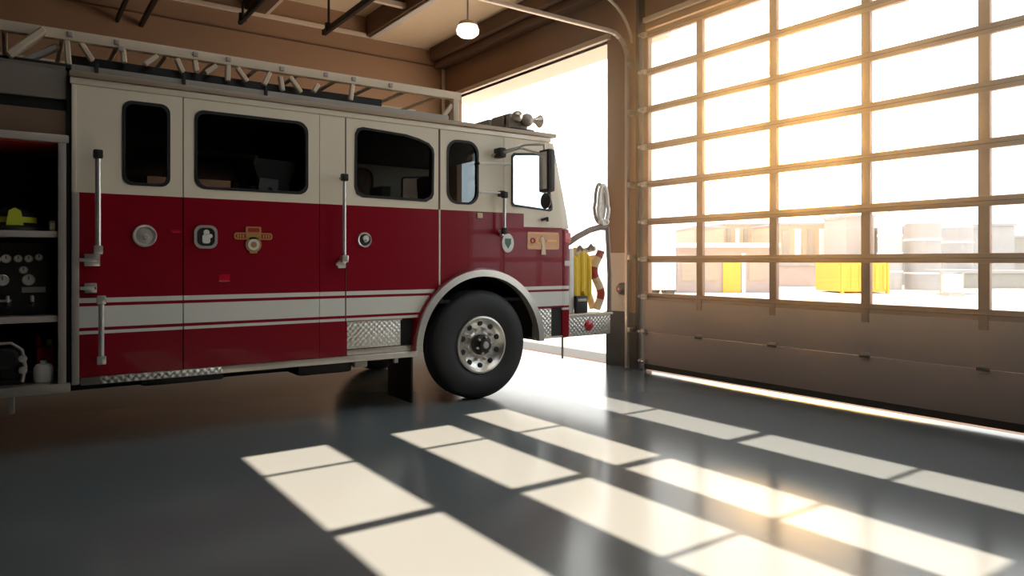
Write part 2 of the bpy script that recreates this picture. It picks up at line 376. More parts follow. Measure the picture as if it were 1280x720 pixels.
W5 = [(4.13, 1.93), (4.15, 1.91), (4.63, 1.875), (4.66, 1.89), (4.665, 1.93), (4.565, 2.44), (4.54, 2.47), (4.50, 2.48), (4.16, 2.45), (4.13, 2.42)]
panels = [
 ('rear_cab_panel', [(.345, .53), (1.066, .53), (1.066, 2.60), (.345, 2.60)], [W1]),
 ('crew_panel', [(1.074, .53), (2.136, .53), (2.136, 2.60), (1.074, 2.60)], [W2]),
 ('crew_pillar_panel', [(2.140, .53), (2.366, .53), (2.366, 2.60), (2.140, 2.60)], []),
 ('crew_door', [(2.374, .826), (3.76-a_x(.826), .826)]+arc_between(3.76-a_x(.826), 3.292, 10)[1:]+[(3.292, 2.60), (2.374, 2.60)], [W3]),
 ('middle_panel', [(3.312, a_z(3.312))]+arc_between(3.312, 4.04)[1:]+[(4.04, 2.60), (3.312, 2.60)], [W4]),
 ('front_door', [(4.045, a_z(4.045))]+arc_between(4.045, 3.76+a_x(.86), 10)[1:]+[(4.80, .86), (4.80, 1.86), (4.625, 2.60), (4.045, 2.60)], [W5]),
]
for nm, out, holes in panels:
    MB().prism(out, holes, Y0, Y0+TH, M['paint']).build(nm, T)
far_out = [(.345, .53), (3.06, .53)]+arc_between(3.76-AR+.001, 3.76+AR-.001, 24)+[(4.46, .55), (4.80, .55), (4.80, 1.86), (4.625, 2.60), (.345, 2.60)]
MB().prism(far_out, [W1, W2, W3, W4, W5], Y1-TH, Y1, M['paint']).build('far_side_panel', T)
# window gaskets and panes
GL = dict(front=M['windscreen'], middle=M['darkglass'], door=M['darkglass'])
for nm, w in (('rear', W1), ('crew', W2), ('door', W3), ('middle', W4), ('front', W5)):
    g = MB().prism(w, [inset(w, .022)], Y0-.006, Y0+TH+.005, M['black']); g = g.build('window_gasket', T)
    MB().prism(inset(w, .018), [], Y0+.012, Y0+.018, GL.get(nm, M['cabglass'])).build('window_glass', g)
    g = MB().prism(w, [inset(w, .022)], Y1-TH-.005, Y1+.006, M['black']).build('window_gasket', T)
    MB().prism(inset(w, .018), [], Y1-.018, Y1-.012, GL.get(nm, M['cabglass'])).build('window_glass', g)
MB().box(3.294, 3.310, Y0-.004, Y0+.02, 1.84, 2.60, M['brownseam']).build('door_seal', T)
MB().box(3.294, 3.310, Y0-.004, Y0+.02, 1.10, 1.84, M['cream']).build('door_edge_strip', T)
MB().box(3.62, 3.624, Y0-.001, Y0+.002, 1.24, 1.84, M['black']).build('panel_seam', T)
MB().box(2.372, 2.376, Y0-.0015, Y0+.02, .83, 2.60, M['brownseam']).build('panel_seam', T)
MB().box(.345, .392, Y0-.012, Y0+.005, .48, 1.84, M['dull'], .008).build('corner_trim', T)
MB().box(.345, .375, Y0-.008, Y0+.005, 1.84, 2.60, M['cream'], .006).build('corner_trim', T)
# roof
prof = [(.33, 2.605), (4.66, 2.605), (4.66, 2.635), (.33, 2.635)]
MB().box(.335, 4.64, Y0-.012, Y1+.012, 2.602, 2.65, M['cream'], .012).build('roof_rail', T)
MB().box(.33, 4.70, Y0-.028, Y1+.028, 2.652, 2.695, M['roof_edge'], .014).build('roof', T)
# cab lining and seats
c = MB().box(.36, 4.72, Y0+.05, Y1-.05, .95, .98, M['darkin']).box(.36, .40, Y0+.04, Y1-.04, .95, 2.6, M['darkin']).box(.40, 4.6, Y0+.04, Y1-.04, 2.57, 2.60, M['darkin'])
c.box(.40, 4.2, 6.95, 7.0, .98, 1.9, M['darkin']).box(2.30, 2.36, 6.2, Y1-.06, .98, 2.56, M['darkin']).box(4.35, 4.74, Y0+.06, Y1-.06, .98, 1.78, M['darkin'], .03)
c.box(1.06, 1.14, Y0+.04, 6.1, .98, 2.57, M['darkin']).box(2.08, 2.42, Y0+.04, 5.96, .98, 2.57, M['darkin']).box(3.26, 3.36, Y0+.04, 5.98, .98, 2.57, M['darkin'])
c.box(.42, 2.28, 6.9, Y1-.06, 2.25, 2.32, M['seat']).build('cab_lining', T)
def seat(x, y):
    s = MB().box(x-.24, x+.26, y-.24, y+.24, 1.30, 1.42, M['seat'], .04).box(x-.2, x+.2, y-.2, y+.2, .98, 1.30, M['darkin']).build('seat', T)
    MB().box(x-.27, x-.14, y-.25, y+.25, 1.40, 2.02, M['seat'], .04).build('backrest', s)
    MB().prism([(y-.14, 2.0), (y+.14, 2.0), (y+.18, 2.22), (y-.18, 2.22)], [], x-.26, x-.15, M['seat'], 'YZ').build('headrest', s)
    return s
s = seat(1.95, 6.55); seat(3.75, 6.5); seat(3.75, 7.7)
MB().prism([(1.74, 1.93), (1.89, 1.93), (1.90, 2.06), (1.745, 2.07), (1.73, 1.99)], [circ(1.83, 1.97, .022, 12)], 6.20, 6.212, M['white']).build('seat_tag', s, label='white tag on the seat seen through the big window')
MB().prism([(1.74, 1.75), (2.01, 1.75), (2.0, 2.03), (2.06, 2.20), (2.03, 2.23), (1.71, 2.24), (1.69, 2.20), (1.74, 2.04)], [], 6.22, 6.29, M['seat']).build('seat_side', s)
MB().box(2.49, 2.55, Y0+.035, Y0+.05, 2.02, 2.11, M['white'], .005).build('sticker', T, label='small white sticker in the crew door window')
w = MB(); w.tube([(4.22+.02*math.cos(a), 6.5+.2*math.cos(a), 1.86+.2*math.sin(a)) for a in [2*PI*i/24 for i in range(24)]], .016, M['black'], 8, True)
w.tube([(4.4, 6.5, 1.7), (4.22, 6.5, 1.86)], .02, M['black']); w.build('steering_wheel', T)
# front face
f = MB().box(4.80, 4.905, Y0+.0, Y1-.0, .53, 1.70, M['paint'], .03)
f.build('front_fascia', T)
for y in (Y0+.02, Y1-.10): MB().prism([(4.80, 1.70), (4.905, 1.70), (4.87, 1.88), (4.69, 2.60), (4.62, 2.60), (4.79, 1.86)], [], y, y+.08, M['cream']).build('windscreen_pillar', T)
MB().prism([(4.80, 1.70), (4.88, 1.70), (4.86, 1.84), (4.80, 1.84)], [], Y0+.1, Y1-.1, M['cream']).build('cowl', T)
MB().prism([(4.835, 1.84), (4.842, 1.84), (4.672, 2.60), (4.665, 2.60)], [], Y0+.10, Y1-.10, M['windscreen']).build('windscreen', T)
g = MB().box(4.905, 4.93, 6.4, 7.8, .85, 1.45, M['chrome'], .01)
for i in range(7): g.box(4.925, 4.945, 6.45, 7.75, .90+.075*i, .93+.075*i, M['black'], .004)
g.build('grille', T)
for y in (6.12, 8.08): MB().lathe([(0, 0), (.12, 0), (.12, .03), (.09, .04), (0, .05)], (4.905, y, 1.15), M['chrome'], axis='X', n=28).build('headlamp', T)
MB().box(4.83, 4.92, Y0-.004, Y0+.02, 1.55, 1.66, M['redlens'], .01).build('corner_lamp', T)
MB().box(4.83, 4.92, Y0-.004, Y0+.02, 1.30, 1.36, M['gauge'], .01).build('corner_lamp', T)
# fender, wheel well, wheels
ring = arc(3.76, .53, .74, 0, PI, 40)+arc(3.76, .53, .675, PI, 0, 40)
MB().prism(ring, [], Y0-.075, Y0+.02, M['alu']).build('wheel_arch_trim', T)
MB().prism(arc(3.76, .53, .756, 0, PI, 40)+arc(3.76, .53, .738, PI, 0, 40), [], Y0-.03, Y0+.02, M['red']).build('wheel_arch_edge', T)
MB().prism(arc(3.76, .53, .72, 0, PI, 30)+arc(3.76, .53, .685, PI, 0, 30), [], Y0+.02, 6.62, M['black']).prism(arc(3.76, .53, .70, 0, PI, 30), [], 6.60, 6.62, M['black']).build('wheel_well', T)
def wheel(cx, yf, sgn, name='wheel'):
    """yf: y of the outer face; sgn +1 extends towards +y"""
    def S(p): return [(r, h*sgn) for r, h in p]
    c = (cx, yf, .535)
    tire = [(.275, .06), (.285, .035), (.31, .02), (.36, .003), (.42, 0), (.47, .008), (.505, .025), (.525, .05), (.533, .075), (.535, .10), (.524, .103), (.524, .113), (.535, .116), (.535, .155), (.524, .158), (.524, .168), (.535, .171), (.535, .21), (.533, .235), (.515, .27), (.46, .30), (.40, .305), (.31, .28), (.275, .25)]
    o = MB().lathe(S(tire), c, M['rubber'], axis='Y', n=72, closed=True).build('wheel', T)
    rim = [(0, .055), (.12, .055), (.135, .068), (.19, .062), (.225, .050), (.245, .028), (.262, .012), (.278, .014), (.284, .03), (.28, .08), (.27, .25), (.2, .2), (0, .2)]
    MB().lathe(S(rim), c, M['alu'], axis='Y', n=56).build('rim', o)
    for i in range(10):
        a = 2*PI*(i+.5)/10; u = (cx+.208*math.cos(a), yf+.054*sgn, .535+.208*math.sin(a))
        MB().lathe(S([(0, -.008), (.022, -.008), (.028, -.003), (.029, .01), (0, .01)]), u, M['black'], axis='Y', n=14).build('hand_hole', o)
    for i in range(10):
        a = 2*PI*i/10; u = (cx+.152*math.cos(a), yf+.066*sgn, .535+.152*math.sin(a))
        MB().lathe(S([(0, -.042), (.008, -.042), (.013, -.03), (.016, -.028), (.016, 0)]), u, M['chrome'], axis='Y', n=6).build('lug_nut', o)
    k = MB().lathe(S([(0, -.05), (.05, -.05), (.062, -.045), (.066, -.02), (.085, -.015), (.098, .0), (.102, .06)]), c, M['black'], axis='Y', n=32)
    k.lathe(S([(0, -.062), (.03, -.062), (.036, -.05)]), c, M['chrome'], axis='Y', n=20)
    for i in range(6):
        a = 2*PI*i/6+.3; k.lathe(S([(0, -.035), (.012, -.035), (.014, -.01)]), (cx+.08*math.cos(a), yf, .535+.08*math.sin(a)), M['chrome'], axis='Y', n=8)
    k.build('hub', o)
wheel(3.76, 5.80, 1); wheel(3.76, 8.40, -1); wheel(-2.1, 5.86, 1); wheel(-2.1, 8.34, -1)
a = MB().tube([(3.76, 6.05, .535), (3.76, 8.15, .535)], .07, M['black']).tube([(-2.1, 6.05, .535), (-2.1, 8.15, .535)], .09, M['black']).sphere((-2.1, 7.1, .535), .24, M['black'])
a.build('axles', T)
u = MB().box(-3.3, 4.7, 6.62, 6.72, .62, .86, M['black'], .01).box(-3.3, 4.7, 7.5, 7.6, .62, .86, M['black'], .01).box(.5, 2.95, 6.1, 8.1, .55, .95, M['black'], .02)
u.box(.8, 1.4, 5.98, 6.5, .40, .55, M['black'], .03).box(2.0, 2.5, 6.0, 6.5, .36, .55, M['black'], .04).tube([(.2, 6.3, .42), (2.9, 6.3, .42)], .05, M['black'])
u.build('chassis', T)
MB().box(2.50, 2.62, 5.95, 6.02, .40, .475, M['dull'], .01).build('underbody_bracket', T)
MB().box(2.86, 2.9, 5.9, 5.94, .42, .475, M['dull'], .005).build('underbody_bracket', T)
MB().box(3.03, 3.05, 5.90, 6.40, .035, .50, M['black'], .004).build('mud_flap', T)
# rocker strip, step box
MB().box(.40, 3.07, Y0-.02, Y0+.15, .472, .528, M['steel'], .008).build('rocker_strip', T)
MB().box(.52, 1.35, Y0-.026, Y0-.018, .474, .526, M['diamond'], .003).build('rocker_tread', T, label='studded tread along the rear of the rocker strip')
MB().box(2.385, 2.90, Y0+.005, Y0+.05, .585, .822, M['diamond'], .006).box(2.38, 2.91, Y0-.004, Y0+.02, .818, .828, M['steel']).build('step_box_plate', T)
MB().box(2.385, 3.06, Y0+.05, Y0+.4, .53, .825, M['darkin']).box(2.385, 3.07, Y0+.0, Y0+.4, .528, .58, M['steel'], .004).build('step_well', T)
MB().box(2.366, 2.384, Y0, Y0+.05, .53, .83, M['red']).box(3.045, 3.09, Y0, Y0+.05, .53, .83, M['red']).build('step_well_edge', T)
MB().box(4.43, 4.66, Y0+.01, Y0+.05, .555, .855, M['diamond'], .006).build('front_step_plate', T)
MB().box(4.66, 4.80, Y0+.02, Y0+.06, .555, .855, M['darkin']).box(4.42, 4.80, Y0-.004, Y0+.10, .54, .558, M['steel'], .004).build('front_step_well', T)
# bumper
MB().box(4.905, 5.54, Y0+.04, Y1-.04, .53, .755, M['diamond'], .02).build('front_bumper', T)
MB().box(4.905, 5.56, Y0+.02, Y1-.02, .752, .778, M['cream'], .006).build('bumper_tray', T)
MB().lathe([(.0, -.03), (.04, -.025), (.062, -.01), (.066, 0)], (5.21, Y0+.042, .645), M['redlens'], axis='Y', n=20).build('bumper_lamp', T)
MB().tube([(4.86, 5.92, .55), (4.86, 5.92, .30)], .012, M['dull']).build('feeler_rod', T)
# grab rails
def grab(x, z0, z1, y=Y0-.085, r=.019, top=None):
    g = MB().tube([(x, y, z0), (x, y, z1)], r, M['chrome'], 14).build('grab_rail', T)
    for z in (z0+.012, z1-.012):
        k = MB()
        k.box(x-.03, x+.03, y-.028, y+.02, z-.032, z+.032, M['black' if z > 1.5 else 'chrome'], .012); k.tube([(x-.0, y, z), (x, Y0+.002, z)], .013, M['chrome'], 10)
        k.build('rail_bracket', g)
grab(.50, 1.42, 2.12); grab(.52, .64, 1.09); grab(2.325, 1.36, 2.08, r=.015); grab(3.985, 1.64, 2.02, y=Y0-.09, r=.016)
def latch(x, z, s=1.):
    l = MB().box(x-.05*s, x+.05*s, Y0-.02, Y0+.002, z-.045*s, z+.045*s, M['chrome'], .01).box(x-.085*s, x+.03*s, Y0-.05, Y0-.03, z-.012, z+.014, M['chrome'], .006).tube([(x+.02, Y0-.045, z), (x+.02, Y0, z)], .012, M['black'])
    l.build('door_latch', T)
latch(2.33, 1.325, .75); latch(.47, 1.36); latch(.46, 1.16, .8)
# badges and lamps on the flank
def medallion(x, z, r, nm, lens):
    b = MB().lathe([(r*.72, -.006), (r*.8, -.016), (r*.93, -.018), (r, -.010), (r, .002), (r*.72, .002)], (x, Y0, z), M['chrome'], axis='Y', n=36, closed=True).build(nm, T)
    k = MB().lathe([(0, -.014), (r*.2, -.013), (r*.5, -.009), (r*.74, -.004), (r*.74, .001), (0, .001)], (x, Y0, z), lens, axis='Y', n=36)
    k.lathe([(0, -.02), (r*.18, -.018), (r*.28, -.010), (r*.28, -.004)], (x+.1*r, Y0, z-.1*r), M['chrome'], axis='Y', n=20); k.build('lens', b)
medallion(.805, 1.54, .083, 'round_side_lamp', M['dull'])
medallion(2.545, 1.54, .068, 'round_side_lamp', M['black'])
b = MB().prism(rr(1.145, 1.315, 1.45, 1.63, .055), [rr(1.165, 1.295, 1.47, 1.61, .045)], Y0-.016, Y0+.002, M['chrome']).build('square_badge', T)
e = MB().prism(rr(1.165, 1.295, 1.47, 1.61, .045), [], Y0-.006, Y0+.001, M['black'])
e.prism(circ(1.235, 1.575, .022, 16), [], Y0-.012, Y0-.005, M['white']).prism(rr(1.205, 1.262, 1.49, 1.56, .018), [], Y0-.012, Y0-.005, M['white']).prism(circ(1.263, 1.548, .016, 12), [], Y0-.013, Y0-.005, M['white'])
e.build('badge_face', b)
MB().lathe([(r, h) for r, h in ((0, -.012), (.024, -.012), (.03, -.004), (.03, 0))], (2.555, Y0-.006, 1.552), M['white'], axis='Y', n=16).build('lamp_glint', T, label='white disc in the round lamp ahead of the crew rail')
MB().box(.985, 1.05, Y0-.006, Y0+.001, 1.568, 1.592, M['redlens'], .003).build('small_red_plate', T)  # small raised plate in lens red
MB().box(1.325, 1.41, Y0-.004, Y0+.001, 1.19, 1.25, M['redlens'], .003).build('pink_reflection', T)  # pinkish reflection on the flank, put in as a raised red plate
# gold crest: banner with a raised crown piece and a round seal
def crest(nm, x, z, s):
    b = MB()
    def pl(poly, d, m, holes=()): b.prism([(x+s*p, z+s*q) for p, q in poly], [[(x+s*p, z+s*q) for p, q in h] for h in holes], Y0-d, Y0+.001, m)
    pl(rr(-.15, .15, -.005, .05, .022), .008, M['gold']); pl(rr(-.138, .138, .006, .040, .016), .010, M['redfab'])
    for u in (-.12, -.10, -.08, .08, .10, .12): pl(rr(u-.006, u+.006, .010, .036, .003), .012, M['gold'])
    pl(rr(-.06, .06, .0, .10, .012), .012, M['gold']); pl(rr(-.045, .045, .055, .088, .008), .014, M['redfab'])
    pl(circ(0, -.045, .062), .012, M['gold']); pl(circ(0, -.045, .045), .015, M['gauge']); pl(circ(.0, -.045, .024), .018, M['gold'])
    pl(rr(-.03, .03, -.115, -.095, .008), .010, M['gold'])
    return b.build(nm, T)
crest('gold_crest', 1.59, 1.53, 1.)
b = MB().prism(rr(4.33, 4.75, 1.475, 1.655, .02), [], Y0-.006, Y0+.001, M['goldlight']).prism(rr(4.34, 4.74, 1.485, 1.645, .016), [rr(4.35, 4.73, 1.495, 1.635, .012)], Y0-.009, Y0-.004, M['gold']).build('gold_banner', T)
k = MB().prism(circ(4.40, 1.565, .03), [circ(4.40, 1.565, .018)], Y0-.011, Y0-.004, M['redfab']).prism(circ(4.47, 1.565, .035), [circ(4.47, 1.565, .022)], Y0-.011, Y0-.004, M['gold'])
k.prism([(4.50, 1.60), (4.535, 1.62), (4.56, 1.50), (4.57, 1.42), (4.51, 1.42), (4.52, 1.50)], [], Y0-.013, Y0-.003, M['palefab']).prism(rr(4.58, 4.72, 1.555, 1.575, .006), [], Y0-.011, Y0-.004, M['gold']); k.build('banner_relief', b)
b = MB().prism(circ(4.085, 1.535, .072, 32, .095), [], Y0-.012, Y0+.001, M['white']).build('oval_badge', T, label='white oval badge with a green shield')
MB().prism([(4.05, 1.58), (4.12, 1.58), (4.12, 1.53), (4.085, 1.48), (4.05, 1.53)], [], Y0-.016, Y0-.01, M['green']).build('shield', b)
MB().box(3.985, 4.01, Y0-.05, Y0, 1.60, 1.64, M['chrome'], .006).build('rail_foot', T)
MB().box(3.72, 3.78, Y0-.015, Y0, 1.775, 1.825, M['palefab'], .006).build('small_marker', T)
# mirrors on the near side
m = MB().tube([(3.90, Y0, 2.40), (3.93, Y0-.12, 2.42), (4.12, Y0-.24, 2.50), (4.36, Y0-.25, 2.53)], .016, M['steel'], 10).tube([(4.05, Y0, 2.44), (4.10, Y0-.2, 2.47), (4.36, Y0-.24, 2.42)], .012, M['steel'], 10)
n = MB().tube([(3.70, Y0-.08, 2.30), (4.05, Y0-.10, 2.32)], .013, M['white'], 10).tube([(3.70, Y0-.08, 2.30), (3.70, Y0, 2.30)], .013, M['black'], 8).tube([(4.05, Y0-.1, 2.32), (4.05, Y0, 2.32)], .013, M['white'], 8)
n.build('mirror_brace', T)
n = MB().tube([(3.72, Y0-.06, 2.02), (4.0, Y0-.09, 2.03), (4.0, Y0, 2.03)], .010, M['white'], 10).box(3.94, 3.99, Y0-.11, Y0-.03, 1.99, 2.05, M['black'], .015)
n.build('mirror_brace', T)
m.box(3.90, 3.98, Y0-.14, Y0-.02, 2.37, 2.47, M['black'], .02)
m.tube([(4.36, Y0-.25, 2.53), (4.37, Y0-.25, 1.9)], .012, M['steel'], 10)
arm = m.build('mirror_arm', T)
MB().box(4.33, 4.42, Y0-.36, Y0-.19, 2.04, 2.47, M['black'], .03).box(4.325, 4.33, Y0-.335, Y0-.215, 2.07, 2.44, M['chrome'], .004).build('mirror_head', arm)
MB().lathe([(0, .05), (.05, .045), (.075, .015), (.08, 0), (.07, -.004), (0, -.01)], (4.36, Y0-.27, 1.955), M['black'], axis='X', n=24).build('convex_mirror', arm)
MB().tube([(4.50, Y0-.02, 1.78), (4.56, Y0-.05, 1.80), (4.60, Y0, 1.78)], .014, M['black']).build('wiper_pivot', T)
# light bar on the roof front
lb = MB().box(4.28, 4.58, 6.05, 8.15, 2.70, 2.76, M['black'], .01)
for y in (6.2, 8.0): lb.box(4.3, 4.56, y-.03, y+.03, 2.695, 2.9, M['dull'], .01)
lb = lb.build('light_bar', T)
for i in range(5): MB().box(4.30, 4.56, 6.13+.39*i, 6.49+.39*i, 2.76, 2.93, M['grey'], .04).build('lamp_module', lb)
MB().sphere((4.50, 6.08, 2.86), .07, M['dull']).sphere((4.36, 6.06, 2.88), .06, M['alu']).lathe([(.02, 0), (.03, .05), (.065, .1), (.07, .11), (0, .1)], (4.58, 6.1, 2.87), M['chrome'], axis='X', n=20).build('air_horn', lb)
# hose bed and roof boxes
hb = MB().box(.36, 3.55, 6.10, 6.14, 2.69, 2.80, M['grey'], .006).build('roof_side_board', T)
for x in (.52, 1.12, 1.76): MB().box(x-.012, x+.012, 6.08, 6.10, 2.69, 2.83, M['black'], .003).build('board_bracket', hb)
MB().box(.36, 2.95, 6.36, 7.9, 2.69, 2.93, M['black'], .01).build('hose_bed', T)
# aerial ladder: rails, braces, foot
L = MB().box(-2.4, 3.80, 6.27, 6.34, 3.015, 3.095, M['ladder'], .012).box(-2.4, 3.80, 7.27, 7.34, 3.015, 3.095, M['ladder'], .012).build('ladder', T)
MB().box(-2.4, 3.0, 6.28, 6.33, 2.80, 2.84, M['black'], .008).box(-2.4, 3.80, 7.28, 7.33, 2.80, 2.84, M['black'], .008).build('lower_rail', L)
BR = [((83, .0), 0)]
braces = [(.34, 3.03, .355, 2.83), (.43, 3.02, .51, 2.89), (.715, 3.02, .725, 2.91), (.96, 3.01, .865, 2.92), (1.10, 3.01, 1.15, 2.90), (1.24, 3.02, 1.255, 2.92), (1.41, 3.0, 1.32, 2.92), (1.505, 3.08, 1.50, 2.88), (1.575, 3.01, 1.66, 2.90), (1.855, 3.01, 1.80, 2.89), (1.945, 2.99, 1.965, 2.86), (2.03, 3.0, 2.13, 2.87), (2.29, 2.97, 2.245, 2.89), (2.62, 3.02, 2.60, 2.86)]
for xa, za, xb, zb in braces:
    MB().bar((xa, 6.30, za), (xb, 6.30, zb), .04, .045, M['ladder'], .008, up=(0, 1, 0)).build('brace', L)
for xa, za, xb, zb in [(-.6+.33*i, 3.02, -.6+.33*i+(.1 if i % 2 else -.1), 2.83) for i in range(2)]+[(.3+.36*i, 3.02, .3+.36*i+(.12 if i % 2 else -.12), 2.83) for i in range(9)]:
    MB().bar((xa, 7.30, za), (xb, 7.30, zb), .04, .045, M['ladder'], .008, up=(0, 1, 0)).build('brace', L)
for i in range(17): MB().tube([(-2.2+.36*i, 6.33, 3.04), (-2.2+.36*i, 7.28, 3.04)], .018, M['ladder'], 10).build('rung', L)
for x, z in ((.36, 3.06), (.67, 3.055), (.70, 3.01), (1.24, 3.06), (1.50, 3.06), (1.95, 3.05), (2.35, 3.06), (2.62, 3.06), (3.0, 3.055)):
    MB().box(x-.02, x+.02, 6.258, 6.28, z-.02, z+.02, M['dull'], .006).build('rivet_plate', L)
MB().box(3.70, 3.77, 6.26, 6.35, 2.69, 3.02, M['ladder'], .01).bar((3.70, 6.3, 2.96), (3.55, 6.3, 2.76), .04, .04, M['ladder'], up=(0, 1, 0)).box(3.52, 3.66, 6.25, 6.36, 2.69, 2.77, M['black'], .02).build('ladder_rest', L)
MB().box(3.70, 3.77, 7.26, 7.35, 2.69, 3.02, M['ladder'], .01).build('ladder_rest', L)
MB().bar((.20, 6.28, 3.06), (-.02, 6.28, 2.83), .05, .15, M['ladder'], .01, up=(0, 1, 0)).build('base_strut', L)
MB().bar((.29, 6.36, 2.98), (.06, 6.36, 2.82), .05, .07, M['grey'], .01, up=(0, 1, 0)).build('base_strut', L)
MB().box(-2.2, .33, 6.2, 8.0, 2.70, 2.80, M['lowgrey'], .01).box(-.9, -.1, 6.5, 7.9, 2.80, 2.97, M['black'], .03).build('turntable', L)
# rear body with the open compartment
XR = -3.4; XE = .33
r = MB().box(XR, -.92, Y0+.02, Y1, .55, 2.20, M['red'], .01).box(-.92, XE, 6.62, Y1, .55, 2.20, M['red'])
r.build('rear_body', T)
MB().box(XR, XE-.01, Y0+.03, Y1-.02, 2.23, 2.41, M['beam'], .006).box(XR, XE, Y0+.06, Y1-.05, 2.41, 2.49, M['black']).box(XR, XE-.01, Y0+.03, Y1-.03, 2.49, 2.70, M['lowgrey'], .01).build('upper_body', T)
s = MB().box(-3.2, -2.75, Y0, Y0+.03, .9, 2.12, M['dull'], .005).box(-1.45, -.96, Y0, Y0+.03, .62, 2.12, M['dull'], .005)
for i in range(24): s.box(-1.44, -.97, Y0-.005, Y0, .66+.06*i, .69+.06*i, M['steel'])
s.build('roller_shutter', T)
MB().prism(arc(-2.1, .53, .72, 0, PI, 30)+arc(-2.1, .53, .66, PI, 0, 30), [], Y0-.04, Y0+.03, M['alu']).build('wheel_arch_trim', T)
MB().prism(arc(-2.1, .53, .66, 0, PI, 30), [], Y0+.01, Y0+.025, M['black']).build('wheel_well', T)
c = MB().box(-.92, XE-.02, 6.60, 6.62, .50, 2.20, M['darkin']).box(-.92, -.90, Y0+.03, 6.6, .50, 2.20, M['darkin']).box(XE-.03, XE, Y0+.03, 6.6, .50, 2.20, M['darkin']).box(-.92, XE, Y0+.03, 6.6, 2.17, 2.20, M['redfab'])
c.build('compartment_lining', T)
f = MB().box(.265, .315, Y0, Y0+.04, .49, 2.21, M['dull'], .008).box(-.92, -.87, Y0, Y0+.04, .49, 2.21, M['dull'], .008).box(-.92, .33, Y0-.01, Y0+.05, 2.18, 2.235, M['dull'], .01).build('compartment_frame', T)
MB().box(-.92, .34, Y0-.02, 6.6, .435, .50, M['steel'], .01).build('compartment_floor', T)
for z in (1.54, .95): MB().box(-.90, .265, Y0+.02, 6.6, z-.022, z+.022, M['dull'], .006).build('compartment_shelf', T)
MB().box(.318, .345, Y0+.02, 6.5, .5, 2.66, M['black']).build('body_gap', T)
MB().box(XE-.2, XE+.005, Y0-.005, Y0+.03, .445, .49, M['diamond']).build('sill_tread', T)
MB().box(-.02, .02, 5.95, 5.98, .30, .44, M['dull'], .01).build('drain_valve', T)

# ------------------------------------------------------------------ gear in the open compartment (rests on its shelves)
h = empty('firefighter_helmet', (.02, 6.08, 1.565), 'dark helmet with a yellow green band on the top shelf of the truck compartment', 'helmet')
MB().lathe([(0, .17), (.06, .16), (.11, .12), (.125, .05), (.175, .02), (.18, 0), (.12, .01), (0, .012)], (.02, 6.08, 1.565), M['black'], n=28).build('shell', h)
MB().lathe([(.118, .055), (.131, .055), (.129, .095), (.116, .095)], (.02, 6.08, 1.565), M['hi'], n=28, closed=True).build('band', h)
MB().prism([(-.03, 1.60), (.07, 1.60), (.055, 1.70), (.02, 1.72), (-.015, 1.70)], [], 5.925, 5.94, M['hi']).build('front_shield', h)
g = empty('turnout_coat', (-.30, 6.15, 1.565), 'black folded coat with small pale patches on the top shelf, left of the helmet', 'coat')
MB().box(-.50, -.18, 5.98, 6.4, 1.565, 1.66, M['black'], .04).box(-.49, -.19, 6.0, 6.38, 1.65, 1.75, M['black'], .045).build('folds', g)
MB().box(-.42, -.24, 5.974, 5.985, 1.60, 1.625, M['gauge'], .003).build('reflective_tape', g)
MB().box(.216, .256, 5.92, 6.03, 1.565, 1.64, M['dull'], .012).box(.222, .25, 5.915, 5.922, 1.58, 1.62, M['palefab']).build('small_radio', label='small grey radio beside the helmet on the top shelf', cat='radio')
p = empty('pump_panel', (0, 6.1, .975), 'black pump control panel with pale gauges and knobs on the middle shelf', 'control panel')
MB().box(-.6, .24, 6.05, 6.3, .975, 1.48, M['black'], .012).build('housing', p)
for x, z, rr_ in ((-.10, 1.36, .035), (-.03, 1.37, .025), (.04, 1.37, .022), (.10, 1.37, .022), (.16, 1.38, .02), (-.05, 1.22, .034), (.07, 1.29, .022), (.10, 1.22, .035), (-.25, 1.3, .05), (-.25, 1.15, .05)):
    k = MB().lathe([(rr_, -.018), (rr_+.006, -.014), (rr_+.006, 0), (rr_, 0)], (x, 6.05, z), M['chrome'], axis='Y', n=20, closed=True).lathe([(0, -.01), (rr_, -.009), (rr_, 0), (0, 0)], (x, 6.05, z), M['gauge'], axis='Y', n=20)
    k.box(x-.003, x+.003, 6.036, 6.041, z, z+rr_*.8, M['black']); k.build('gauge', p)
for x in (-.02, .12): MB().tube([(x, 6.05, 1.10), (x, 5.98, 1.10), (x, 5.96, 1.06)], .012, M['dull']).sphere((x, 5.96, 1.05), .022, M['black']).build('lever', p)
MB().box(-.10, .0, 6.045, 6.05, 1.07, 1.085, M['gauge']).box(.06, .2, 6.044, 6.05, 1.13, 1.17, M['grey'], .002).build('data_plate', p)
q = empty('portable_pump', (.0, 6.1, .503), 'black portable pump with steel fittings in the bottom compartment', 'pump')
MB().box(-.14, .07, 5.98, 6.3, .53, .76, M['black'], .03).lathe([(.0, -.09), (.06, -.09), (.075, -.07), (.075, 0)], (-.03, 6.0, .68), M['black'], axis='Y', n=24).build('engine', q)
MB().tube([(.06, 5.94, .52), (.08, 5.94, .62), (.06, 5.94, .74), (.0, 5.94, .79), (-.09, 5.94, .79), (-.16, 5.94, .74), (-.17, 5.94, .52)], .012, M['dull'], 10).build('carry_frame', q)
for z in (.60, .68): MB().lathe([(.018, -.03), (.026, -.028), (.028, 0)], (.065, 5.95, z), M['chrome'], axis='Y', n=14).build('coupling', q)
MB().box(-.17, .08, 5.97, 6.28, .503, .535, M['black'], .01).build('skid', q)
j = empty('fuel_can', (.20, 6.22, .503), 'red fuel can behind the off white bottle in the bottom compartment', 'can')
MB().box(.14, .26, 6.08, 6.38, .503, .74, M['redlens'], .03).build('can_body', j)
MB().tube([(.16, 6.12, .74), (.16, 6.12, .80), (.16, 6.32, .80), (.16, 6.32, .74)], .014, M['redlens'], 8).build('can_handle', j)
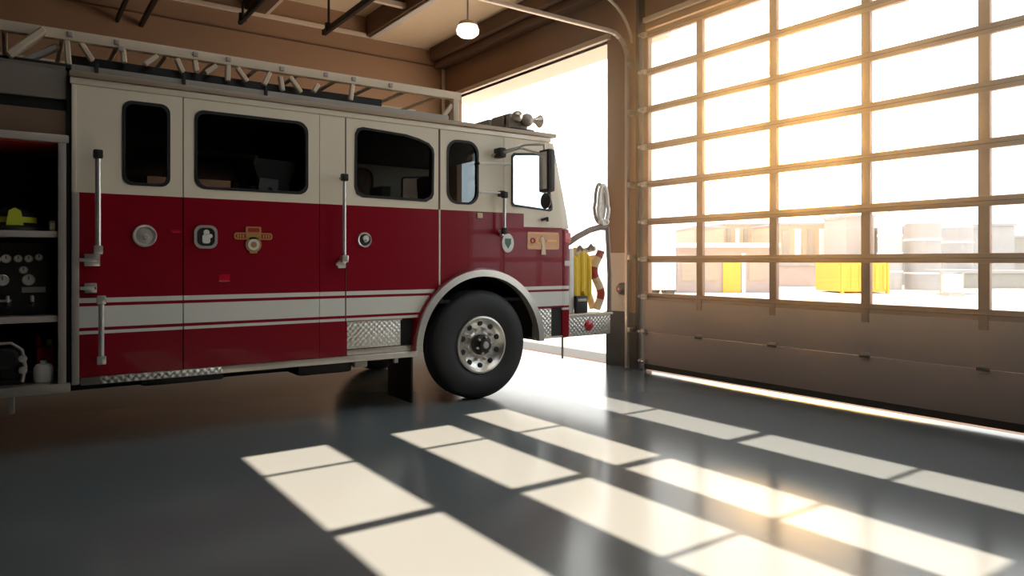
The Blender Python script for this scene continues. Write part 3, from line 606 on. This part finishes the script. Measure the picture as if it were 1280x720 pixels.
MB().lathe([(0, .05), (.02, .05), (.022, 0)], (.225, 6.14, .735), M['hi'], n=14).build('can_cap', j)
MB().lathe([(0, 0), (.05, 0), (.06, .015), (.06, .10), (.045, .125), (.02, .13), (.02, .15), (0, .15)], (.185, 5.965, .503), M['gauge'], n=24).build('white_bottle', label='small off white bottle standing in front of the red fuel can', cat='bottle')
MB().box(-.50, -.25, 6.0, 6.4, .503, .82, M['redlens'], .03).box(-.40, -.25, 6.0-.012, 6.0, .6, .7, M['black'], .004).build('red_tool_case', label='red tool case left of the black portable pump', cat='case')

# ------------------------------------------------------------------ gear carried on the front bumper
Z = .781
h = empty('yellow_hose', (5.2, 6.0, Z), 'yellow canvas hose folded upright on the front bumper', 'hose')
m = MB()
for k in range(5):
    x = 5.085+.05*k; y = 5.98+.02*(k % 2); zt = 1.46-.04*abs(k-2)+.02*(k % 2)
    m.tube([(x, y, Z+.04+.10*(k % 3)), (x+.004, y, 1.0), (x-.004, y-.01, 1.25), (x, y, zt), (x+.012, y+.05, zt+.035), (x+.02, y+.11, zt-.01), (x+.02, y+.13, 1.2), (x+.015, y+.13, Z+.04)], .034, M['hosey'], 10)
m.build('hose_folds', h)
MB().bar((5.08, 5.985, 1.44), (5.40, 5.985, 1.50), .05, .06, M['palefab'], .02).tube([(5.10, 5.95, 1.47), (5.13, 5.94, 1.51), (5.17, 5.95, 1.48)], .018, M['greyhose']).tube([(5.25, 5.95, 1.48), (5.28, 5.93, 1.53), (5.33, 5.95, 1.49)], .02, M['greyhose']).build('strap', h)
h = empty('striped_hose', (5.46, 6.05, Z), 'red and cream hose leaning beside the yellow hose on the bumper', 'hose')
pts = [(5.44+.045*math.sin(t*.9), 6.0+.02*math.cos(t), Z+.03+.078*t) for t in [i*.5 for i in range(18)]]
m = MB()
for k, (a, b) in enumerate(zip(pts[:-1], pts[1:])): m.tube([a, b], .045, M['redfab'] if (k//3) % 2 else M['palefab'], 12)
m.build('hose_length', h)
MB().tube([(5.44+.045*math.sin(t*.8+2), 6.13, Z+.03+.076*t) for t in [i*.5 for i in range(17)]], .04, M['palefab'], 12).build('hose_return', h)
b = empty('battery_box', (5.11, 5.99, Z), 'small black box on the bumper below the yellow hose', 'box')
MB().box(5.03, 5.19, 5.885, 5.935, Z, Z+.19, M['black'], .008).build('case', b); MB().box(5.05, 5.17, 5.88, 5.886, Z+.13, Z+.16, M['dull'], .002).build('clip', b)
MB().box(4.965, 5.03, 5.93, 6.5, Z, 1.49, M['white'], .01).build('white_locker', label='narrow white upright locker on the bumper against the cab front', cat='locker')
# forward mirror on its pole, grey supply pipe: fixed to the truck
m = MB().tube([(5.545, 5.92, .77), (5.55, 5.92, 1.2), (5.53, 5.92, 1.5), (5.51, 5.92, 1.74)], .026, M['greyhose'], 12).build('mirror_pole', T)
lo = [(5.455+.07*math.cos(a)*(1.15 if math.sin(a) < 0 else .9), 5.92, 1.99+.22*math.sin(a)) for a in [2*PI*i/28 for i in range(28)]]
MB().tube(lo, .022, M['white'], 10, True).tube([(x-.028, y+.035, z+.015) for x, y, z in lo], .018, M['greyhose'], 10, True).sphere((5.42, 5.92, 1.80), .035, M['white']).sphere((5.50, 5.92, 1.80), .035, M['white']).build('mirror_hoop', m)
MB().prism([(5.455+.05*math.cos(a), 1.99+.18*math.sin(a)) for a in [2*PI*i/24 for i in range(24)]], [], 5.935, 5.95, M['dull']).build('mirror_glass', m)
MB().tube([(4.96, 5.97, 1.54), (5.10, 5.96, 1.62), (5.28, 5.95, 1.70), (5.42, 5.94, 1.735), (5.51, 5.93, 1.735)], .034, M['greyhose'], 12).build('supply_pipe', T)

# ------------------------------------------------------------------ yard beyond the glazed door
def bl(name, loc, label, cat, group=None): return empty(name, loc, label, cat, group)
# unit axes across the view at about 36 m: direction U runs along the row of buildings, V away from the camera
UX = Vector((.816, -.578, 0)); VX = Vector((.578, .816, 0))
YAW = math.atan2(UX.y, UX.x)
def ybox(mb, px0, px1, d0, d1, z0, z1, m, bev=0.):
    """box in the yard: across span px (m, along U), depth span d (m, along V)"""
    b = bmesh.new(); bmesh.ops.create_cube(b, size=1); bmesh.ops.scale(b, vec=(px1-px0, d1-d0, z1-z0), verts=b.verts)
    if bev: bmesh.ops.bevel(b, geom=b.edges[:], offset=bev, segments=1, affect='EDGES')
    bmesh.ops.rotate(b, cent=(0, 0, 0), matrix=Matrix.Rotation(YAW, 3, 'Z'), verts=b.verts)
    c = UX*(px0+px1)/2+VX*(d0+d1)/2; bmesh.ops.translate(b, vec=(c.x, c.y, (z0+z1)/2), verts=b.verts)
    return mb.take(b, m)
def yp(u, d, z=0): c = UX*u+VX*d; return (c.x, c.y, z)
GZ = -.012
def X(px, d): return (px-640)/884*d
t = bl('white_trailer', yp(X(825, 27), 28, GZ), 'tall plain white trailer box at the left of the yard', 'trailer')
m = MB(); ybox(m, X(806, 27), X(845, 27), 27, 33, .25, 2.75, M['bwhite'], .05); m.build('box_body', t)
for u in (.3, .9):
    m = MB(); c = yp(X(808, 27)+u, 27.3, .3); m.lathe([(0, -.1), (.3, -.1), (.3, .1), (0, .1)], (c[0], c[1], .288), M['black'], axis='Y', n=20); m.build('wheel', t)
d = 31
t = bl('low_building', yp(X(905, d), d+3, GZ), 'low dusty pink building with a pale flat roof', 'building')
m = MB(); ybox(m, X(847, d), X(968, d), d, d+6, GZ, 1.95, M['bpink']); m.build('wall', t)
m = MB(); ybox(m, X(843, d), X(970, d), d-.5, d+6.2, 1.95, 2.15, M['bwhite']); m.build('roof', t)
for a, b_ in ((852, 872), (880, 897), (936, 958)):
    m = MB(); ybox(m, X(a, d), X(b_, d), d-.03, d+.05, .5, 1.35, M['bbeige']); m.build('window', t)
m = MB(); ybox(m, X(903, d), X(925, d), d-.08, d+.05, GZ, 1.55, M['byellow']); m.build('door', t, label='bright yellow door')
m = MB(); ybox(m, X(926, d), X(931, d), d-.1, d+.05, GZ, 1.7, M['bwhite']); m.build('door_post', t)
def shed(d, a, b_, h, mt, lab, rib=None, nm='warehouse', dep=8, step=0):
    t = bl(nm, yp(X((a+b_)/2, d), d+dep/2, GZ), lab, 'building')
    m = MB(); ybox(m, X(a, d), X(b_, d), d, d+dep, GZ, h, mt); m.build('wall', t)
    m = MB(); ybox(m, X(a, d)-.1, X(b_, d)+.1, d-.1, d+dep+.1, h, h+.15, M['bgrey']); m.build('roof', t)
    if rib:
        n = int((X(b_, d)-X(a, d))/rib)
        for i in range(n):
            u = X(a, d)+rib*(i+.3); m = MB(); ybox(m, u, u+rib*.45, d-.12, d+.02, h*.45, h-.25, M['bwhite'] if i % 2 else M['bgreen']); m.build('rib_panel', t)
    return t
shed(50, 868, 905, 3.7, M['bbeige'], 'plain beige shed behind the low pink building')
shed(52, 905, 970, 4.0, M['bbeige'], 'tan ribbed warehouse behind the flat pale roof', .62)
shed(46, 973, 1060, 3.7, M['bbeige'], 'wide beige ribbed warehouse between the pink building and the pale silos', .8, dep=5)
shed(38, 972, 1050, 1.1, M['bpink'], 'long low pink wall in front of the ribbed warehouse', nm='yard_wall', dep=.5)
shed(42, 1058, 1093, 3.95, M['bgrey'], 'pale grey block between the ribbed warehouse and the silos', nm='plant_block', dep=3)
d = 30
t = bl('yellow_container', yp(X(1079, d), d+1.2, GZ), 'yellow container standing in the yard before the silos', 'container')
m = MB(); ybox(m, X(1049, d), X(1112, d), d, d+2.4, .05, 1.32, M['byellow'], .03); m.build('container_body', t)
for i in range(6):
    m = MB(); u = X(1049, d)+.15+.34*i; ybox(m, u, u+.14, d-.05, d+.02, .15, 1.22, M['byellow'], .01); m.build('rib', t)
for u in (1051, 1108):
    m = MB(); ybox(m, X(u, d), X(u+3, d), d-.06, d+.1, GZ, 1.35, M['byellow']); m.build('corner_post', t)
def silo(px, d, r, h, lab):
    t = bl('silo', yp(X(px, d), d, GZ), lab, 'silo', 'pale silos in the yard'); c = yp(X(px, d), d, 0)
    MB().lathe([(0, GZ), (r, GZ), (r, h), (r*.85, h+.12), (0, h+.22)], c, M['bgrey'], n=36).build('tank', t)
    for k in range(1, 4): MB().lathe([(r, -.04), (r+.04, -.04), (r+.04, .04), (r, .04)], (c[0], c[1], h*k/4), M['bwhite'], n=36, closed=True).build('hoop', t)
    MB().tube([(c[0]-r*.5, c[1]-r*.2, h+.1), (c[0]-r*.5, c[1]-r*.2, h+.35), (c[0]+r*.3, c[1]-r*.2, h+.35)], .05, M['dull'], 8).build('top_pipe', t)
silo(1112, 34, .52, 3.45, 'pale silo just right of the yellow container')
silo(1153, 34, .78, 3.15, 'widest pale silo, in the middle of the silo group')
silo(1196, 37, .72, 3.1, 'pale silo at the right of the silo group')
t = shed(40, 1120, 1180, 3.2, M['bgreen'], 'grey green shed behind the middle silo', nm='plant_shed', dep=4)
shed(40, 1205, 1232, 3.2, M['bgrey'], 'narrow pale shed right of the silos', nm='plant_shed', dep=4)
shed(44, 1236, 1268, 3.55, M['bgrey'], 'pale stepped block beyond the last mullion', nm='plant_block', dep=5)
shed(46, 1268, 1330, 2.9, M['bgreen'], 'low pale green grey block farthest from the yellow container', nm='plant_block', dep=5)
shed(35.4, 1205, 1340, .75, M['bgreen'], 'low grey green wall across the right of the yard', nm='yard_wall', dep=.4)
d = 29
t = bl('loading_platform', yp(X(1205, d), d, GZ), 'grey steel loading platform above the small white tank', 'platform')
m = MB(); ybox(m, X(1174, d), X(1232, d), d, d+1.2, .88, 1.0, M['bgrey']); m.build('deck', t)
for u in (1176, 1202, 1228):
    m = MB(); ybox(m, X(u, d), X(u+2.5, d), d, d+.1, GZ, .9, M['dull']); m.build('post', t)
d = 27.5
t = bl('white_tank', yp(X(1195, d), d, GZ), 'small white plastic tank below the loading platform', 'tank')
m = MB(); ybox(m, X(1187, d), X(1205, d), d, d+.6, .1, .84, M['bwhite'], .08); m.build('tank_body', t)
m = MB(); ybox(m, X(1186, d), X(1206, d), d-.02, d+.62, GZ, .1, M['dull']); m.build('pallet', t)

# ------------------------------------------------------------------ added glow haze
def haze():
    m = bpy.data.materials.new('added_glow_haze'); m.use_nodes = True; nt = m.node_tree; nt.nodes.clear()
    o = nt.nodes.new('ShaderNodeOutputMaterial'); v = nt.nodes.new('ShaderNodeVolumeScatter')
    v.inputs['Density'].default_value = HAZE; v.inputs['Anisotropy'].default_value = .93; v.inputs['Color'].default_value = (1., .82, .60, 1)
    nt.links.new(v.outputs[0], o.inputs['Volume']); m.cycles.homogeneous_volume = True
    return m
HAZE = .055
MB().box(4.0, 6.20, -2., 5.45, .01, 4.9, haze()).build('haze', label='warm glow haze added in the air before the glazed door', cat='haze', kind='stuff')  # volume added to imitate bloom round the bright sky spot
# ------------------------------------------------------------------ light
w = bpy.data.worlds.new('sky'); SC.world = w; w.use_nodes = True
nt = w.node_tree; N = nt.nodes.new; Lk = nt.links.new
bg = nt.nodes['Background']
tc = N('ShaderNodeTexCoord')
SUNV = Vector((.910, .581, .20)).normalized()
dt = N('ShaderNodeVectorMath'); dt.operation = 'DOT_PRODUCT'; Lk(tc.outputs['Generated'], dt.inputs[0]); dt.inputs[1].default_value = SUNV
rp = N('ShaderNodeValToRGB'); rp.color_ramp.interpolation = 'EASE'
rp.color_ramp.elements[0].position = .80; rp.color_ramp.elements[0].color = (.93, .97, 1.0, 1)
rp.color_ramp.elements[1].position = 1.; rp.color_ramp.elements[1].color = (12., 6.9, 2.4, 1)
e = rp.color_ramp.elements.new(.987); e.color = (1.05, 1.03, .97, 1)
Lk(dt.outputs['Value'], rp.inputs[0]); Lk(rp.outputs[0], bg.inputs['Color'])
bg.inputs['Strength'].default_value = 2.4
sl = bpy.data.lights.new('sun', 'SUN'); sl.energy = 17; sl.angle = math.radians(.6); sl.color = (1., .75, .57)
so = bpy.data.objects.new('sun', sl); COL.objects.link(so); so.location = (3, 3, 12); so.rotation_euler = (0, 0, 0)

# ------------------------------------------------------------------ camera
cam = bpy.data.cameras.new('camera'); co = bpy.data.objects.new('camera', cam); COL.objects.link(co)
cam.sensor_width = 36; cam.lens = 36*884/1280; cam.shift_y = -33.5/1280; cam.clip_end = 400; cam.clip_start = .05
co.location = (0, 0, 1.352); co.rotation_euler = (PI/2, 0, math.radians(54.7-90))
SC.camera = co
SC.view_settings.view_transform = 'Standard'; SC.view_settings.look = 'None'; SC.view_settings.gamma = 1; SC.view_settings.exposure = .3
SC.view_settings.use_curve_mapping = False
SC.cycles.use_denoising = True; SC.cycles.max_bounces = 10; SC.cycles.diffuse_bounces = 6; SC.cycles.transparent_max_bounces = 24
SC.cycles.sample_clamp_indirect = 8
